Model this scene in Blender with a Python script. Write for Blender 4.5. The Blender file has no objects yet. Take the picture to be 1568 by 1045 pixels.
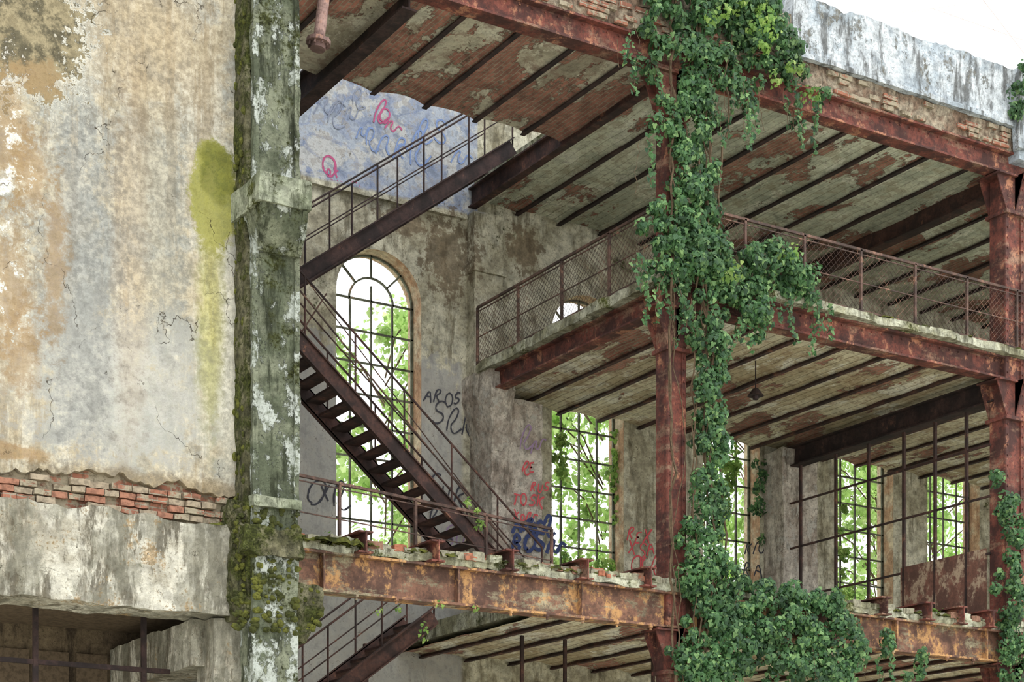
import bpy, math, random
import numpy as np
from mathutils import Vector, noise as mnoise
random.seed(7); rng=np.random.default_rng(7)
# ------------------------------------------------------------------ survey helpers
F=2731.0; CX=784.0; HY=1400.0; EYE=1.6
C,S=0.8505,0.5260
def onY(px,py,Y):
    r=(px-CX)/F; X=Y*(S+r*C)/(C-r*S); d=S*X+C*Y
    return X,(HY-py)*d/F+EYE
def onX(px,py,X):
    r=(px-CX)/F; Y=X*(C-r*S)/(S+r*C); d=S*X+C*Y
    return Y,(HY-py)*d/F+EYE
def P3(px,py,Y): x,z=onY(px,py,Y); return (x,Y,z)
def col(r,g,b):
    def l(c):
        c/=255.0
        return c/12.92 if c<=0.04045 else ((c+0.055)/1.055)**2.4
    return (l(r),l(g),l(b),1.0)
FY=21.93; CXX=16.46; C2X=23.77; RY=28.0     # facade plane, column lines, rear wall
# ------------------------------------------------------------------ mesh builder
class MB:
    def __init__(s): s.v=[];s.f=[];s.m=[]
    def add(s,vs,fs,mat=0):
        o=len(s.v); s.v.extend([tuple(v) for v in vs])
        for f in fs: s.f.append(tuple(i+o for i in f)); s.m.append(mat)
    def box(s,x0,x1,y0,y1,z0,z1,mat=0):
        s.add([(x0,y0,z0),(x1,y0,z0),(x1,y1,z0),(x0,y1,z0),(x0,y0,z1),(x1,y0,z1),(x1,y1,z1),(x0,y1,z1)],
              [(0,3,2,1),(4,5,6,7),(0,1,5,4),(1,2,6,5),(2,3,7,6),(3,0,4,7)],mat)
    def obox(s,p0,p1,w,h,mat=0,side=None):
        p0=Vector(p0);p1=Vector(p1);d=(p1-p0).normalized()
        if side is None:
            side=d.cross(Vector((0,0,1)))
            if side.length<1e-3: side=Vector((1,0,0))
        side=Vector(side).normalized(); up=side.cross(d).normalized()
        a=side*w/2;b=up*h/2
        vs=[p0-a-b,p0+a-b,p0+a+b,p0-a+b,p1-a-b,p1+a-b,p1+a+b,p1-a+b]
        s.add(vs,[(0,1,2,3),(7,6,5,4),(0,4,5,1),(1,5,6,2),(2,6,7,3),(3,7,4,0)],mat)
    def tube(s,p0,p1,r,mat=0,n=6,r2=None):
        p0=Vector(p0);p1=Vector(p1);d=(p1-p0)
        if d.length<1e-6: return
        d.normalize()
        a=d.cross(Vector((0,0,1)))
        if a.length<1e-3: a=Vector((1,0,0))
        a.normalize(); b=d.cross(a); r2=r if r2 is None else r2
        vs=[];fs=[]
        for i in range(n):
            t=2*math.pi*i/n; o=a*math.cos(t)+b*math.sin(t)
            vs.append(p0+o*r); vs.append(p1+o*r2)
        for i in range(n):
            j=(i+1)%n; fs.append((2*i,2*j,2*j+1,2*i+1))
        fs.append(tuple(2*i for i in range(n))[::-1]); fs.append(tuple(2*i+1 for i in range(n)))
        s.add(vs,fs,mat)
    def path(s,pts,r,mat=0,n=5):
        for a,b in zip(pts[:-1],pts[1:]): s.tube(a,b,r,mat,n)
    def ibx(s,x0,x1,yc,z0,z1,w,mat=0,tf=.03,tw=.03):
        s.box(x0,x1,yc-w/2,yc+w/2,z0,z0+tf,mat); s.box(x0,x1,yc-w/2,yc+w/2,z1-tf,z1,mat)
        s.box(x0,x1,yc-tw/2,yc+tw/2,z0+tf,z1-tf,mat)
    def iby(s,y0,y1,xc,z0,z1,w,mat=0,tf=.02,tw=.02):
        s.box(xc-w/2,xc+w/2,y0,y1,z0,z0+tf,mat); s.box(xc-w/2,xc+w/2,y0,y1,z1-tf,z1,mat)
        s.box(xc-tw/2,xc+tw/2,y0,y1,z0+tf,z1-tf,mat)
    def rough(s,x0,x1,y0,y1,z0,z1,cell=.12,amp=.03,freq=2.5,mat=0,warp=None):
        L=[(x0,x1),(y0,y1),(z0,z1)]
        n=[max(1,int(round((b-a)/cell))) for a,b in L]
        for ax in range(3):
            u,v=[i for i in range(3) if i!=ax]
            for side in (0,1):
                vs=[];fs=[]
                for i in range(n[u]+1):
                    for j in range(n[v]+1):
                        p=[0,0,0];p[ax]=L[ax][side];p[u]=L[u][0]+(L[u][1]-L[u][0])*i/n[u];p[v]=L[v][0]+(L[v][1]-L[v][0])*j/n[v]
                        q=Vector(p)
                        if warp: q=warp(q)
                        q=q+mnoise.noise_vector(q*freq)*amp+mnoise.noise_vector(q*freq*3.7)*amp*.45
                        vs.append(q)
                m=n[v]+1
                for i in range(n[u]):
                    for j in range(n[v]):
                        f=(i*m+j,(i+1)*m+j,(i+1)*m+j+1,i*m+j+1)
                        flip=(side==0)!=(ax==1)
                        fs.append(f[::-1] if flip else f)
                s.add(vs,fs,mat)
    def moss(s,x,y,z,r,mat=0,ry=.7,rz=.45,full=False):
        n=9;m=6;vs=[];fs=[]
        for j in range(m+1):
            ph=(j/m*math.pi-math.pi/2) if full else j/m*math.pi/2
            for i in range(n):
                a=2*math.pi*i/n; q=Vector((x+r*math.cos(a)*math.cos(ph),y+r*ry*math.sin(a)*math.cos(ph),z+r*rz*math.sin(ph)))
                q+=mnoise.noise_vector(q*9)*r*.4+mnoise.noise_vector(q*31)*r*.25; vs.append(q)
        for j in range(m):
            for i in range(n): fs.append((j*n+i,j*n+(i+1)%n,(j+1)*n+(i+1)%n,(j+1)*n+i))
        s.add(vs,fs,mat)
    def obj(s,name,mats,smooth=False,parent=None):
        me=bpy.data.meshes.new(name); me.from_pydata(s.v,[],s.f); 
        for m in mats: me.materials.append(m)
        me.polygons.foreach_set('material_index',s.m)
        if smooth: me.polygons.foreach_set('use_smooth',[True]*len(s.f))
        me.update()
        o=bpy.data.objects.new(name,me); bpy.context.scene.collection.objects.link(o)
        if parent: o.parent=parent
        return o
# ------------------------------------------------------------------ material toolkit
class MT:
    def __init__(s,name):
        s.mat=bpy.data.materials.new(name); s.mat.use_nodes=True; s.nt=s.mat.node_tree
        s.b=s.nt.nodes['Principled BSDF']; g=s.nt.nodes.new('ShaderNodeNewGeometry'); s.g=g; s.p=g.outputs['Position']
        sx=s.nt.nodes.new('ShaderNodeSeparateXYZ'); s.nt.links.new(s.p,sx.inputs[0]); s.x,s.y,s.z=sx.outputs
    def link(s,a,b):
        if isinstance(a,(int,float,tuple)): b.default_value=a
        else: s.nt.links.new(a,b)
    def math(s,op,a,b=0.0,c=None):
        n=s.nt.nodes.new('ShaderNodeMath'); n.operation=op; s.link(a,n.inputs[0]); s.link(b,n.inputs[1])
        if c is not None: s.link(c,n.inputs[2])
        return n.outputs[0]
    def vec(s,stretch):
        n=s.nt.nodes.new('ShaderNodeVectorMath'); n.operation='MULTIPLY'; s.nt.links.new(s.p,n.inputs[0]); n.inputs[1].default_value=stretch
        return n.outputs[0]
    def noise(s,scale,detail=6,rough=.6,stretch=None,dist=0):
        n=s.nt.nodes.new('ShaderNodeTexNoise'); s.link(s.vec(stretch) if stretch else s.p,n.inputs['Vector'])
        n.inputs['Scale'].default_value=scale;n.inputs['Detail'].default_value=detail;n.inputs['Roughness'].default_value=rough
        n.inputs['Distortion'].default_value=dist
        return n.outputs[0]
    def ramp(s,v,a,b,lo=0.0,hi=1.0):
        n=s.nt.nodes.new('ShaderNodeMapRange'); n.interpolation_type='SMOOTHSTEP'; s.link(v,n.inputs[0])
        for i,x in enumerate((a,b,lo,hi)): n.inputs[i+1].default_value=x
        return n.outputs[0]
    def mix(s,f,a,b,bt='MIX'):
        n=s.nt.nodes.new('ShaderNodeMix'); n.data_type='RGBA'; n.blend_type=bt
        s.link(f,n.inputs[0]); s.link(a,n.inputs[6]); s.link(b,n.inputs[7]); return n.outputs[2]
    def mul(s,a,b): return s.math('MULTIPLY',a,b)
    def add(s,a,b): return s.math('ADD',a,b)
    def mottle(s,c,nz,lo=.62,hi=1.18,a=.36,b=.64):
        v=s.ramp(nz,a,b,lo,hi); n=s.nt.nodes.new('ShaderNodeVectorMath'); n.operation='SCALE'; s.link(c,n.inputs[0]); s.link(v,n.inputs['Scale']); return n.outputs[0]
    def blob(s,cx,cz,rx,rz,soft=.35,rag=.9,nz=None,u=None):
        u=s.x if u is None else u
        a=s.math('DIVIDE',s.math('SUBTRACT',u,cx),rx); b=s.math('DIVIDE',s.math('SUBTRACT',s.z,cz),rz)
        d=s.math('SQRT',s.add(s.mul(a,a),s.mul(b,b)))
        if nz is None: nz=s.noise(3,5)
        d=s.add(d,s.mul(s.math('SUBTRACT',nz,.5),rag))
        return s.ramp(d,1-soft,1+soft,1.0,0.0)
    def cracks(s,scale=1.2,w=.012):
        n=s.nt.nodes.new('ShaderNodeTexVoronoi'); n.feature='DISTANCE_TO_EDGE'
        w1=s.nt.nodes.new('ShaderNodeTexNoise'); w1.inputs['Scale'].default_value=2.2; w1.inputs['Detail'].default_value=5; s.link(s.p,w1.inputs['Vector'])
        m=s.nt.nodes.new('ShaderNodeVectorMath'); m.operation='MULTIPLY_ADD'; s.nt.links.new(w1.outputs[1],m.inputs[0]); m.inputs[1].default_value=(1.3,1.3,1.3); s.nt.links.new(s.p,m.inputs[2])
        s.nt.links.new(m.outputs[0],n.inputs['Vector']); n.inputs['Scale'].default_value=scale
        return s.ramp(n.outputs['Distance'],0,w,1.0,0.0)
    def brick(s,c1,c2,mort,plane='wall',bw=.25,rh=.075):
        n=s.nt.nodes.new('ShaderNodeTexBrick'); cb=s.nt.nodes.new('ShaderNodeCombineXYZ')
        wob=s.mul(s.math('SUBTRACT',s.noise(6,3),.5),.03)
        if plane=='wall': s.link(s.add(s.add(s.x,s.y),wob),cb.inputs[0]); s.link(s.add(s.z,wob),cb.inputs[1])
        else: s.link(s.add(s.y,wob),cb.inputs[0]); s.link(s.add(s.x,wob),cb.inputs[1])
        s.nt.links.new(cb.outputs[0],n.inputs['Vector'])
        n.inputs['Color1'].default_value=c1;n.inputs['Color2'].default_value=c2;n.inputs['Mortar'].default_value=mort
        n.inputs['Scale'].default_value=1;n.inputs['Brick Width'].default_value=bw;n.inputs['Row Height'].default_value=rh;n.inputs['Mortar Size'].default_value=.008
        return n.outputs[0],n.outputs[1]
    def done(s,c,rough=.9,h=None,strength=.5,dist=.03,spec=.2):
        s.link(c,s.b.inputs['Base Color']); s.link(rough,s.b.inputs['Roughness']); s.b.inputs['Specular IOR Level'].default_value=spec
        if h is not None:
            bp=s.nt.nodes.new('ShaderNodeBump'); bp.inputs['Strength'].default_value=strength; bp.inputs['Distance'].default_value=dist
            s.link(h,bp.inputs['Height']); s.nt.links.new(bp.outputs[0],s.b.inputs['Normal'])
        return s.mat
def weathered(name,light,mid,dark,s=1.0,streak=.7,moss=0.0,mosscol=col(84,88,42),peel=None,peelamt=.55,bump=.6,extra=None,mott=(.7,1.12),crack=True):
    t=MT(name)
    c=t.mix(t.ramp(t.noise(.9*s,7,.68),.42,.58),mid,light)
    c=t.mix(t.mul(t.ramp(t.noise(2.6*s,6,.72,(1,1,.2)),.5,.64),streak),c,dark)
    nz=t.noise(4*s,7,.72); nf=t.noise(15*s,5,.75)
    h=nz
    if peel:
        pm=t.ramp(t.add(t.mul(t.noise(1.9*s,7,.66,(1,1,.6)),.8),t.mul(nf,.2)),peelamt,peelamt+.02)
        c=t.mix(pm,c,t.mix(t.ramp(nz,.4,.62),peel,mid)); h=t.add(h,pm)
    c=t.mix(t.mul(t.ramp(nf,.52,.66),.6),c,dark)
    if moss>0:
        c=t.mix(t.ramp(t.add(t.mul(t.noise(1.6,7,.7),.75),t.mul(nf,.25)),.62-moss*.3,.70-moss*.3),c,t.mix(t.ramp(nf,.4,.6),mosscol,tuple(x*.4 for x in mosscol[:3])+(1,)))
    if extra: c,h=extra(t,c,h,nz,nf)
    if crack: c=t.mix(t.mul(t.cracks(1.1*s,.008),t.ramp(nz,.5,.6)),c,tuple(x*.25 for x in dark[:3])+(1,))
    c=t.mottle(c,nz,*mott)
    h=t.add(h,t.mul(nf,.6))
    return t.done(c,.92,h,bump)
def rust(name,base,dark,orange,amt=.5,pale=None):
    t=MT(name); nf=t.noise(18,5,.72); n2=t.noise(3.1,7,.74,(1,1,.7))
    c=t.mix(t.ramp(t.noise(2.5,6,.68),.42,.58),base,dark)
    c=t.mix(t.ramp(n2,.64-amt*.25,.71-amt*.25),c,orange)
    if pale: c=t.mix(t.ramp(t.add(t.mul(t.noise(1.3,6,.7,(1,1,2.5)),.75),t.mul(nf,.25)),.52,.6),c,pale)
    c=t.mix(t.mul(t.ramp(nf,.48,.64),.75),c,dark)
    c=t.mottle(c,n2,.7,1.22)
    return t.done(c,.8,nf,.5,.015,.3)

# --- main plaster of the front wall
t=MT('stained_plaster')
def LW(px,py): return onY(px,py,20.9)
nzA=t.noise(1.1,7,.7); nzB=t.noise(3.2,7,.75); nzS=t.noise(3.0,6,.74,(1,1,.13)); nzF=t.noise(13,6,.75)
nzR=t.add(t.mul(nzB,.6),t.mul(nzF,.4))
c=t.mix(t.ramp(nzA,.44,.56),col(184,174,152),col(158,158,150))
c=t.mix(t.mul(t.ramp(nzS,.48,.60),.7),c,col(202,196,180))
c=t.mix(t.mul(t.ramp(t.noise(4.2,6,.74,(1,1,.09)),.51,.62),.6),c,col(142,126,100))
c=t.mix(t.mul(t.ramp(nzB,.5,.62),.5),c,col(146,134,110))
def wb(px,py,rx,ry,**k):
    x,z=LW(px,py); return t.blob(x,z,rx/124.0,ry/124.0,**k)
c=t.mix(t.mul(wb(175,590,140,120,nz=nzR,rag=5,soft=.4),.8),c,t.mix(t.ramp(nzF,.42,.58),col(210,208,200),col(166,166,158)))
c=t.mix(t.mul(wb(120,420,60,240,nz=nzR,rag=4,soft=.5),.7),c,col(148,149,145))
c=t.mix(t.mul(wb(240,330,50,160,nz=nzR,rag=4,soft=.5),.5),c,col(160,160,150))
c=t.mix(t.mul(wb(220,60,110,110,nz=nzR,rag=5,soft=.5),.55),c,col(170,152,122))
c=t.mix(t.mul(wb(200,400,26,260,nz=nzR,rag=4,soft=.5),.4),c,col(170,152,128))
c=t.mix(t.mul(wb(348,560,18,200,nz=nzR,rag=3,soft=.4),.7),c,col(210,206,190))
m0=wb(42,45,92,104,nz=nzR,rag=5,soft=.03); m1=wb(42,45,80,92,nz=nzR,rag=5,soft=.03)
c=t.mix(m0,c,col(214,212,200)); c=t.mix(m1,c,t.mix(t.ramp(nzB,.44,.56),col(160,148,118),col(96,90,72)))
og=t.mix(t.ramp(nzF,.42,.6),col(186,156,112),col(140,112,78))
for a in ((5,190,34,80),(55,118,36,24),(8,450,34,90),(50,265,26,50),(30,540,26,60),(84,400,16,110)):
    c=t.mix(t.mul(wb(*a,nz=nzR,rag=7,soft=.5),.6),c,og)
c=t.mix(t.mul(wb(15,692,60,12,nz=nzR,rag=4,soft=.3),.75),c,og)
c=t.mix(t.mul(wb(14,250,26,110,nz=nzF,rag=6,soft=.08),t.ramp(nzB,.52,.55)),c,col(220,216,206))
c=t.mix(t.mul(wb(18,430,22,70,nz=nzF,rag=6,soft=.08),t.ramp(nzB,.54,.57)),c,col(214,216,210))
yg=t.mix(t.ramp(nzF,.42,.6),col(168,166,84),col(128,128,62))
c=t.mix(t.mul(wb(328,300,42,88,nz=nzR,rag=1.6,soft=.10),.9),c,yg)
c=t.mix(t.mul(wb(334,265,30,46,nz=nzR,rag=2.2,soft=.2),.8),c,t.mix(t.ramp(nzF,.42,.58),col(128,130,56),col(94,98,42)))
c=t.mix(t.mul(wb(322,480,22,170,nz=nzR,rag=3.4,soft=.5),.65),c,col(178,174,104))
c=t.mix(t.mul(wb(250,745,200,18,nz=nzR,rag=4,soft=.5),.7),c,col(140,122,92))
ck=t.mul(t.cracks(.55,.005),t.ramp(nzA,.48,.56))
c=t.mix(ck,c,col(70,58,44))
c=t.mottle(c,nzF,.66,1.12); c=t.mottle(c,nzB,.8,1.08)
h=t.add(t.add(t.mul(m1,-1.2),nzB),t.mul(nzF,.8)); h=t.math('SUBTRACT',h,ck)
M_plaster=t.done(c,.92,h,.7,.03)

t=MT('old_brick')
bc,bf=t.brick(col(154,104,84),col(124,84,70),col(146,136,120)); nf=t.noise(9,6,.72)
c=t.mix(t.ramp(t.noise(2.2,7,.7),.47,.53),bc,col(150,140,120)); c=t.mix(t.mul(t.ramp(nf,.48,.62),.65),c,col(80,68,54))
M_brick=t.done(c,.95,t.add(t.mul(bf,-1.5),nf),.8,.02)
def ceilmat(name,pl,pl2,dirt,thr,pale,b1=col(176,124,108),b2=col(142,104,92),board=0.0):
    t=MT(name)
    bc,bf=t.brick(b1,b2,col(158,146,128),'ceil'); nf=t.noise(8,6,.75); nm=t.noise(2.4,7,.74)
    c=t.mix(t.ramp(t.noise(1.1,6,.7,(1,.35,1)),.44,.56),pl,pl2)
    c=t.mix(t.ramp(t.add(t.mul(t.noise(1.9,6,.7,(1,.5,1)),.75),t.mul(nf,.25)),.53,.55),c,pale)
    c=t.mix(t.mul(t.ramp(nm,.49,.61),.7),c,dirt)
    pm=t.ramp(t.add(t.mul(t.noise(.85,5,.6,(1.3,.6,1)),.8),t.mul(nf,.2)),thr,thr+.015)
    c=t.mix(pm,bc,c); c=t.mix(t.mul(t.ramp(nf,.5,.64),.55),c,dirt)
    w=t.math('ABSOLUTE',t.math('SUBTRACT',t.math('FRACT',t.mul(t.add(t.x,t.mul(nm,.02)),6.5)),.5))
    bm=t.ramp(w,.0,.06,1.0,0.0); c=t.mix(t.mul(t.mul(bm,pm),board),c,dirt)
    c=t.mottle(c,nm,.7,1.22)
    return t.done(c,.95,t.add(t.mul(pm,1.4),t.add(t.mul(bf,-.5),t.add(nf,t.mul(bm,-board)))),.8,.04)
M_ceilA=ceilmat('ceiling_brick',col(206,200,178),col(172,164,144),col(122,102,90),.51,col(222,218,198))
M_ceilB=ceilmat('ceiling_plaster',col(226,228,206),col(194,198,178),col(142,132,110),.445,col(242,242,224),board=.35)
M_ceilC=ceilmat('ceiling_buff',col(232,224,196),col(198,184,152),col(134,112,88),.44,col(248,244,226),board=.6)
def concextra(t,c,h,nz,nf):
    c=t.mix(t.mul(t.ramp(t.noise(3.0,6,.75,(1,1,.22)),.49,.56),.85),c,col(94,88,74))
    c=t.mix(t.mul(t.ramp(t.noise(1.7,6,.75,(1,1,.5)),.49,.54),.6),c,col(136,134,120))
    c=t.mix(t.mul(t.ramp(t.add(t.mul(t.noise(1.5,6,.7),.7),t.mul(nf,.3)),.56,.6),.75),c,t.mix(t.ramp(nf,.4,.6),col(172,140,96),col(130,110,78)))
    return c,h
M_conc=weathered('band_concrete',col(204,200,186),col(164,158,142),col(96,88,70),1.5,.75,.12,bump=.9,extra=concextra)
M_pil=weathered('pilaster_concrete',col(126,130,110),col(88,94,76),col(46,50,36),1.7,.9,.32,mosscol=col(74,78,38),peel=col(204,210,202),peelamt=.515,bump=.9)
M_moss=weathered('mossy_concrete',col(122,118,94),col(88,86,62),col(44,46,32),2.4,.8,.5,mosscol=col(82,88,40),bump=1.0,mott=(.45,1.15),crack=False)
M_slab=weathered('slab_edge',col(184,184,164),col(148,146,120),col(84,80,62),1.8,.8,.3,mosscol=col(100,104,58),mott=(.55,1.15))
M_parapet=weathered('painted_parapet',col(198,204,208),col(160,170,178),col(80,80,78),1.5,.85,0,peel=col(130,128,120),peelamt=.55,mott=(.66,1.12))
M_rubble=weathered('rubble_band',col(170,158,138),col(138,116,98),col(78,66,56),2.5,.7,.1,mott=(.5,1.15),bump=1)
M_dark=weathered('dark_brown_wall',col(120,106,86),col(92,80,66),col(52,44,38),1.4,.8,0)  # dark brown tones with random mottling for the lower room
M_ground=weathered('bounce_ground',col(230,226,208),col(216,210,190),col(194,188,168),.5,.3,.0,crack=False)  # unseen ground, coloured near-white to bounce light up onto the ceilings
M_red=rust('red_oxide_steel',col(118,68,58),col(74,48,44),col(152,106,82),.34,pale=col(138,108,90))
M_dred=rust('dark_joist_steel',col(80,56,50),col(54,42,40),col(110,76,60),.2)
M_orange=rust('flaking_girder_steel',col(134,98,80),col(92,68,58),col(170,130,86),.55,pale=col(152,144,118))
M_darksteel=rust('dark_steel',col(66,50,48),col(44,36,36),col(90,64,56),.15)  # darkest of the steel tones, brown-black with random mottling
M_rail=rust('railing_steel',col(104,80,70),col(68,55,50),col(128,96,80),.3)
M_winfr=rust('window_iron',col(110,114,96),col(76,78,64),col(130,108,84),.2)
M_reveal=weathered('reveal_plaster',col(214,200,170),col(190,156,124),col(140,98,72),2.2,.6,0,crack=False)
def rearextra(t,c,h,nb,nf):
    bl=t.mul(t.ramp(t.z,14.25,14.32),t.ramp(t.x,16.55,16.6,1.0,0.0))
    blue=t.mix(t.ramp(t.noise(1.1,6,.66),.42,.58),col(152,162,182),col(178,186,198))
    blue=t.mix(t.ramp(t.noise(1.6,7,.7),.5,.54),blue,col(196,197,196))
    blue=t.mix(t.mul(t.ramp(t.math('ABSOLUTE',t.math('SUBTRACT',t.noise(.9,1,.5,None,1.5),.5)),.02,.03,1.0,0.0),.35),blue,col(110,128,170))
    blue=t.mix(t.mul(t.ramp(nb,.49,.59),.75),blue,col(136,132,126))
    c=t.mix(bl,c,blue)
    w=t.mul(t.ramp(t.x,16.2,16.3,1.0,0.0),t.ramp(t.add(t.z,t.mul(nb,2.5)),12.6,13.0,1.0,0.0))
    c=t.mix(t.mul(w,.75),c,t.mix(t.ramp(nb,.42,.6),col(186,186,184),col(146,144,142)))
    for a in ((685,395,38,55),(800,380,30,34),(620,340,40,18),(790,300,60,20)):
        x,z=onY(a[0],a[1],RY); c=t.mix(t.mul(t.blob(x,z,a[2]/85,a[3]/85,nz=nb,rag=5,soft=.12),.75),c,col(134,118,96))
    return c,h
M_rear=weathered('rear_plaster',col(200,196,176),col(166,160,138),col(98,90,70),1.4,.75,.1,extra=rearextra,mott=(.6,1.15))
M_pier=weathered('pier_plaster',col(198,190,178),col(164,152,140),col(96,86,76),1.6,.65,.0,peel=col(214,210,200),peelamt=.54,mott=(.62,1.15))
def flat(name,c,rough=.8,lo=.6):
    t=MT(name); return t.done(t.mix(t.ramp(t.noise(14,5,.7),.42,.62),c,tuple(x*lo for x in c[:3])+(1,)),rough)
def leafmat(name,a,b,cc,tr=.35):
    t=MT(name); r=t.g.outputs['Random Per Island']
    c=t.mix(t.ramp(r,0,.6),a,b); c=t.mix(t.ramp(r,.72,1.0),c,cc)
    c=t.mottle(c,t.noise(1.6,4,.6),.7,1.15)
    t.done(c,.5,None,spec=.35)
    tl=t.nt.nodes.new('ShaderNodeBsdfTranslucent'); t.link(c,tl.inputs[0]); ms=t.nt.nodes.new('ShaderNodeMixShader'); ms.inputs[0].default_value=tr
    o=t.nt.nodes['Material Output']; t.nt.links.new(t.b.outputs[0],ms.inputs[1]); t.nt.links.new(tl.outputs[0],ms.inputs[2]); t.nt.links.new(ms.outputs[0],o.inputs[0])
    return t.mat
M_ivy=leafmat('ivy_leaf',col(44,74,48),col(72,110,64),col(124,156,98),.25)
M_vine=leafmat('backlit_and_weed_leaf',col(104,142,68),col(140,172,86),col(180,202,118),.5)  # yellow-green with backlight put into the leaf colour; weeds share it
M_tree=leafmat('tree_leaf',col(156,192,108),col(188,216,136),col(218,234,176),.62)
M_bark=flat('vine_bark',col(96,80,62))
t=MT('moss'); nf=t.noise(40,4,.7); c=t.mix(t.ramp(t.noise(5,5,.7),.42,.58),col(100,102,46),col(62,66,34)); c=t.mottle(c,nf,.5,1.2)
M_mossblob=t.done(c,1,nf,1,.02)
# ------------------------------------------------------------------ left front block
b=MB()
nx,nz=110,120; X0,X1=3.0,9.02; Zt=20.0
vs=[];fs=[]
for i in range(nx+1):
    x=X0+(X1-X0)*i/nx
    zl=6.86+.14*mnoise.noise(Vector((x*2.3,1.3,0)))+.09*mnoise.noise(Vector((x*7,4,0)))+.04*mnoise.noise(Vector((x*19,4,0)))
    for j in range(nz+1):
        z=zl+(Zt-zl)*(j/nz)**1.3
        y=20.9+.022*mnoise.noise(Vector((x*1.1,0,z*1.1)))+.01*mnoise.noise(Vector((x*4,3,z*4)))
        vs.append((x,y,z))
for i in range(nx):
    for j in range(nz): a=i*(nz+1)+j; fs.append((a,a+nz+1,a+nz+2,a+1))
b.add(vs,fs,0)
vs=[];fs=[]
for i in range(nx+1):
    p=b.v[i*(nz+1)]; vs+= [p,(p[0],21.0,p[2]-.01)]
for i in range(nx): fs.append((2*i,2*i+1,2*i+3,2*i+2))
b.add(vs,fs,0)
b.box(3.0,9.02,20.98,21.45,6.35,20.0,1)
b.box(9.02,9.5,20.95,21.45,0,20,1)
b.obj('wall_front',[M_plaster,M_brick])
b=MB()
def lw(q):
    q=q.copy()
    if q.z>6.3: q.z+=.07*mnoise.noise(Vector((q.x*1.9,7,0)))+.05*mnoise.noise(Vector((q.x*6,2,q.y*3)))
    if q.z<5.4: q.z+=.05*mnoise.noise(Vector((q.x*2.6,9,0)))
    return q
b.rough(3.0,8.98,20.80,21.5,5.32,6.46,.07,.03,2.6,0,warp=lw); b.obj('lintel_beam',[M_conc])
b=MB()
for k in range(4):
    x=5.6-random.random()*.2
    while x<8.9:
        w=random.uniform(.16,.25)
        if random.random()<.72:
            z=6.47+k*.09
            b.rough(x,x+w,20.87+random.uniform(0,.07),21.1,z,z+.07,.05,.012,9,random.choice([0,0,1,2,1,0]))
        x+=w+.015
b.obj('exposed_brick_course',[M_brick,flat('brick_dust',col(156,142,122)),flat('brick_red',col(152,108,88))])
# pilaster with corbels
pxl=onY(387,500,20.5)[0]; pxr=onY(456,500,20.5)[0]
b=MB()
b.rough(pxl,pxr,20.5,21.3,0,20,.09,.022,2.4,0)
b.rough(pxl-.06,pxl+.012,20.56,20.95,5.4,20,.09,.04,2.8,1)
b.rough(pxl-.012,pxl+.06,20.46,20.53,6.6,20,.09,.02,3,0); b.rough(pxr-.06,pxr+.01,20.46,20.53,6.6,20,.09,.02,3,0)
def zY(px,py,Y=20.3): return onY(px,py,Y)[1]
YC=20.02
cl=onY(402,300,YC)[0]; cr=onY(474,300,YC)[0]
zt=zY(430,268,YC); zm=zY(430,312,YC); zb=zY(430,388,20.4)
b.rough(cl-.04,cr+.03,YC,21.2,zm,zt,.06,.02,3,2)
def tap(q):
    k=(zm-q.z)/(zm-zb); k=max(0,min(1,k)); cxm=(pxl+pxr)/2+.02
    q=q.copy(); q.x=q.x*(1-k)+(cxm+(q.x-(cl+cr)/2)*.95)*k
    if q.y<20.9: q.y=q.y+(20.42-YC-.05)*k**1.2
    return q
b.rough(cl+.0,cr+.0,YC+.05,21.2,zb,zm,.05,.018,3,0,warp=tap)
for k in range(2):
    xx=cl+.04+k*(cr-cl-.08); p=tap(Vector((xx,YC+.04,zm))); q=tap(Vector((xx,YC+.04,zb+.03)))
    b.obox(p,q,.05,.03,0)
b.rough(cr-.05,cr+.2,20.75,21.3,zY(485,345,20.9),zY(485,300,20.9),.06,.05,3,1)
z1=zY(420,760,20.4);z2=zY(420,775,20.4)
b.rough(pxl-.03,pxr+.02,20.42,21.2,z2,z1,.08,.02,3,2)
b.rough(pxl-.16,pxr+.03,20.40,21.3,zY(420,850,20.4),zY(420,808,20.4),.05,.05,4,1)
def tap2(q):
    q=q.copy(); z0_=zY(470,985,20.6); k=max(0,min(1,(zY(470,935,20.6)-q.z)/(zY(470,935,20.6)-z0_)))
    if q.x>pxr: q.x-= .22*k
    return q
b.rough(pxr-.15,pxr+.38,20.58,21.6,zY(470,985,20.6),zY(470,900,20.6),.05,.07,4,1,warp=tap2)
b.rough(pxl-.2,pxl+.1,20.62,21.2,5.25,6.75,.06,.07,3,1)
for k in range(420):
    x=random.uniform(pxl-.2,pxr+.36); z=random.uniform(zY(470,975,20.6),zY(470,790,20.6))
    if x>pxr and z>zY(470,900,20.6): continue
    if pxl+.1<x<pxr-.02 and z<zY(470,850,20.6) and random.random()<.6: continue
    b.moss(x,20.5 if (pxl<x<pxr) else 20.6,z,random.uniform(.02,.055),3,full=True,rz=.8)
for k in range(90):
    b.moss(pxl-.07,random.uniform(20.6,20.9),random.uniform(6.7,14),random.uniform(.015,.04),3,full=True,rz=1.4)
b.obj('pilaster',[M_pil,M_moss,weathered('cap_concrete',col(160,164,144),col(124,130,108),col(66,70,52),2,.85,.28,mott=(.55,1.1)),M_mossblob])
b=MB(); b.box(9.2,9.5,21.45,28,0,20,0)
b.obj('wall_side',[M_rear])
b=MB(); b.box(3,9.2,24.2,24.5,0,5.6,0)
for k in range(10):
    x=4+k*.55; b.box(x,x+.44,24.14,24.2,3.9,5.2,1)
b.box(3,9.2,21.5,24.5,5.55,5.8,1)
b.obj('wall_lower_room',[M_dark,flat('brown_panel',col(104,90,74))])
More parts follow.
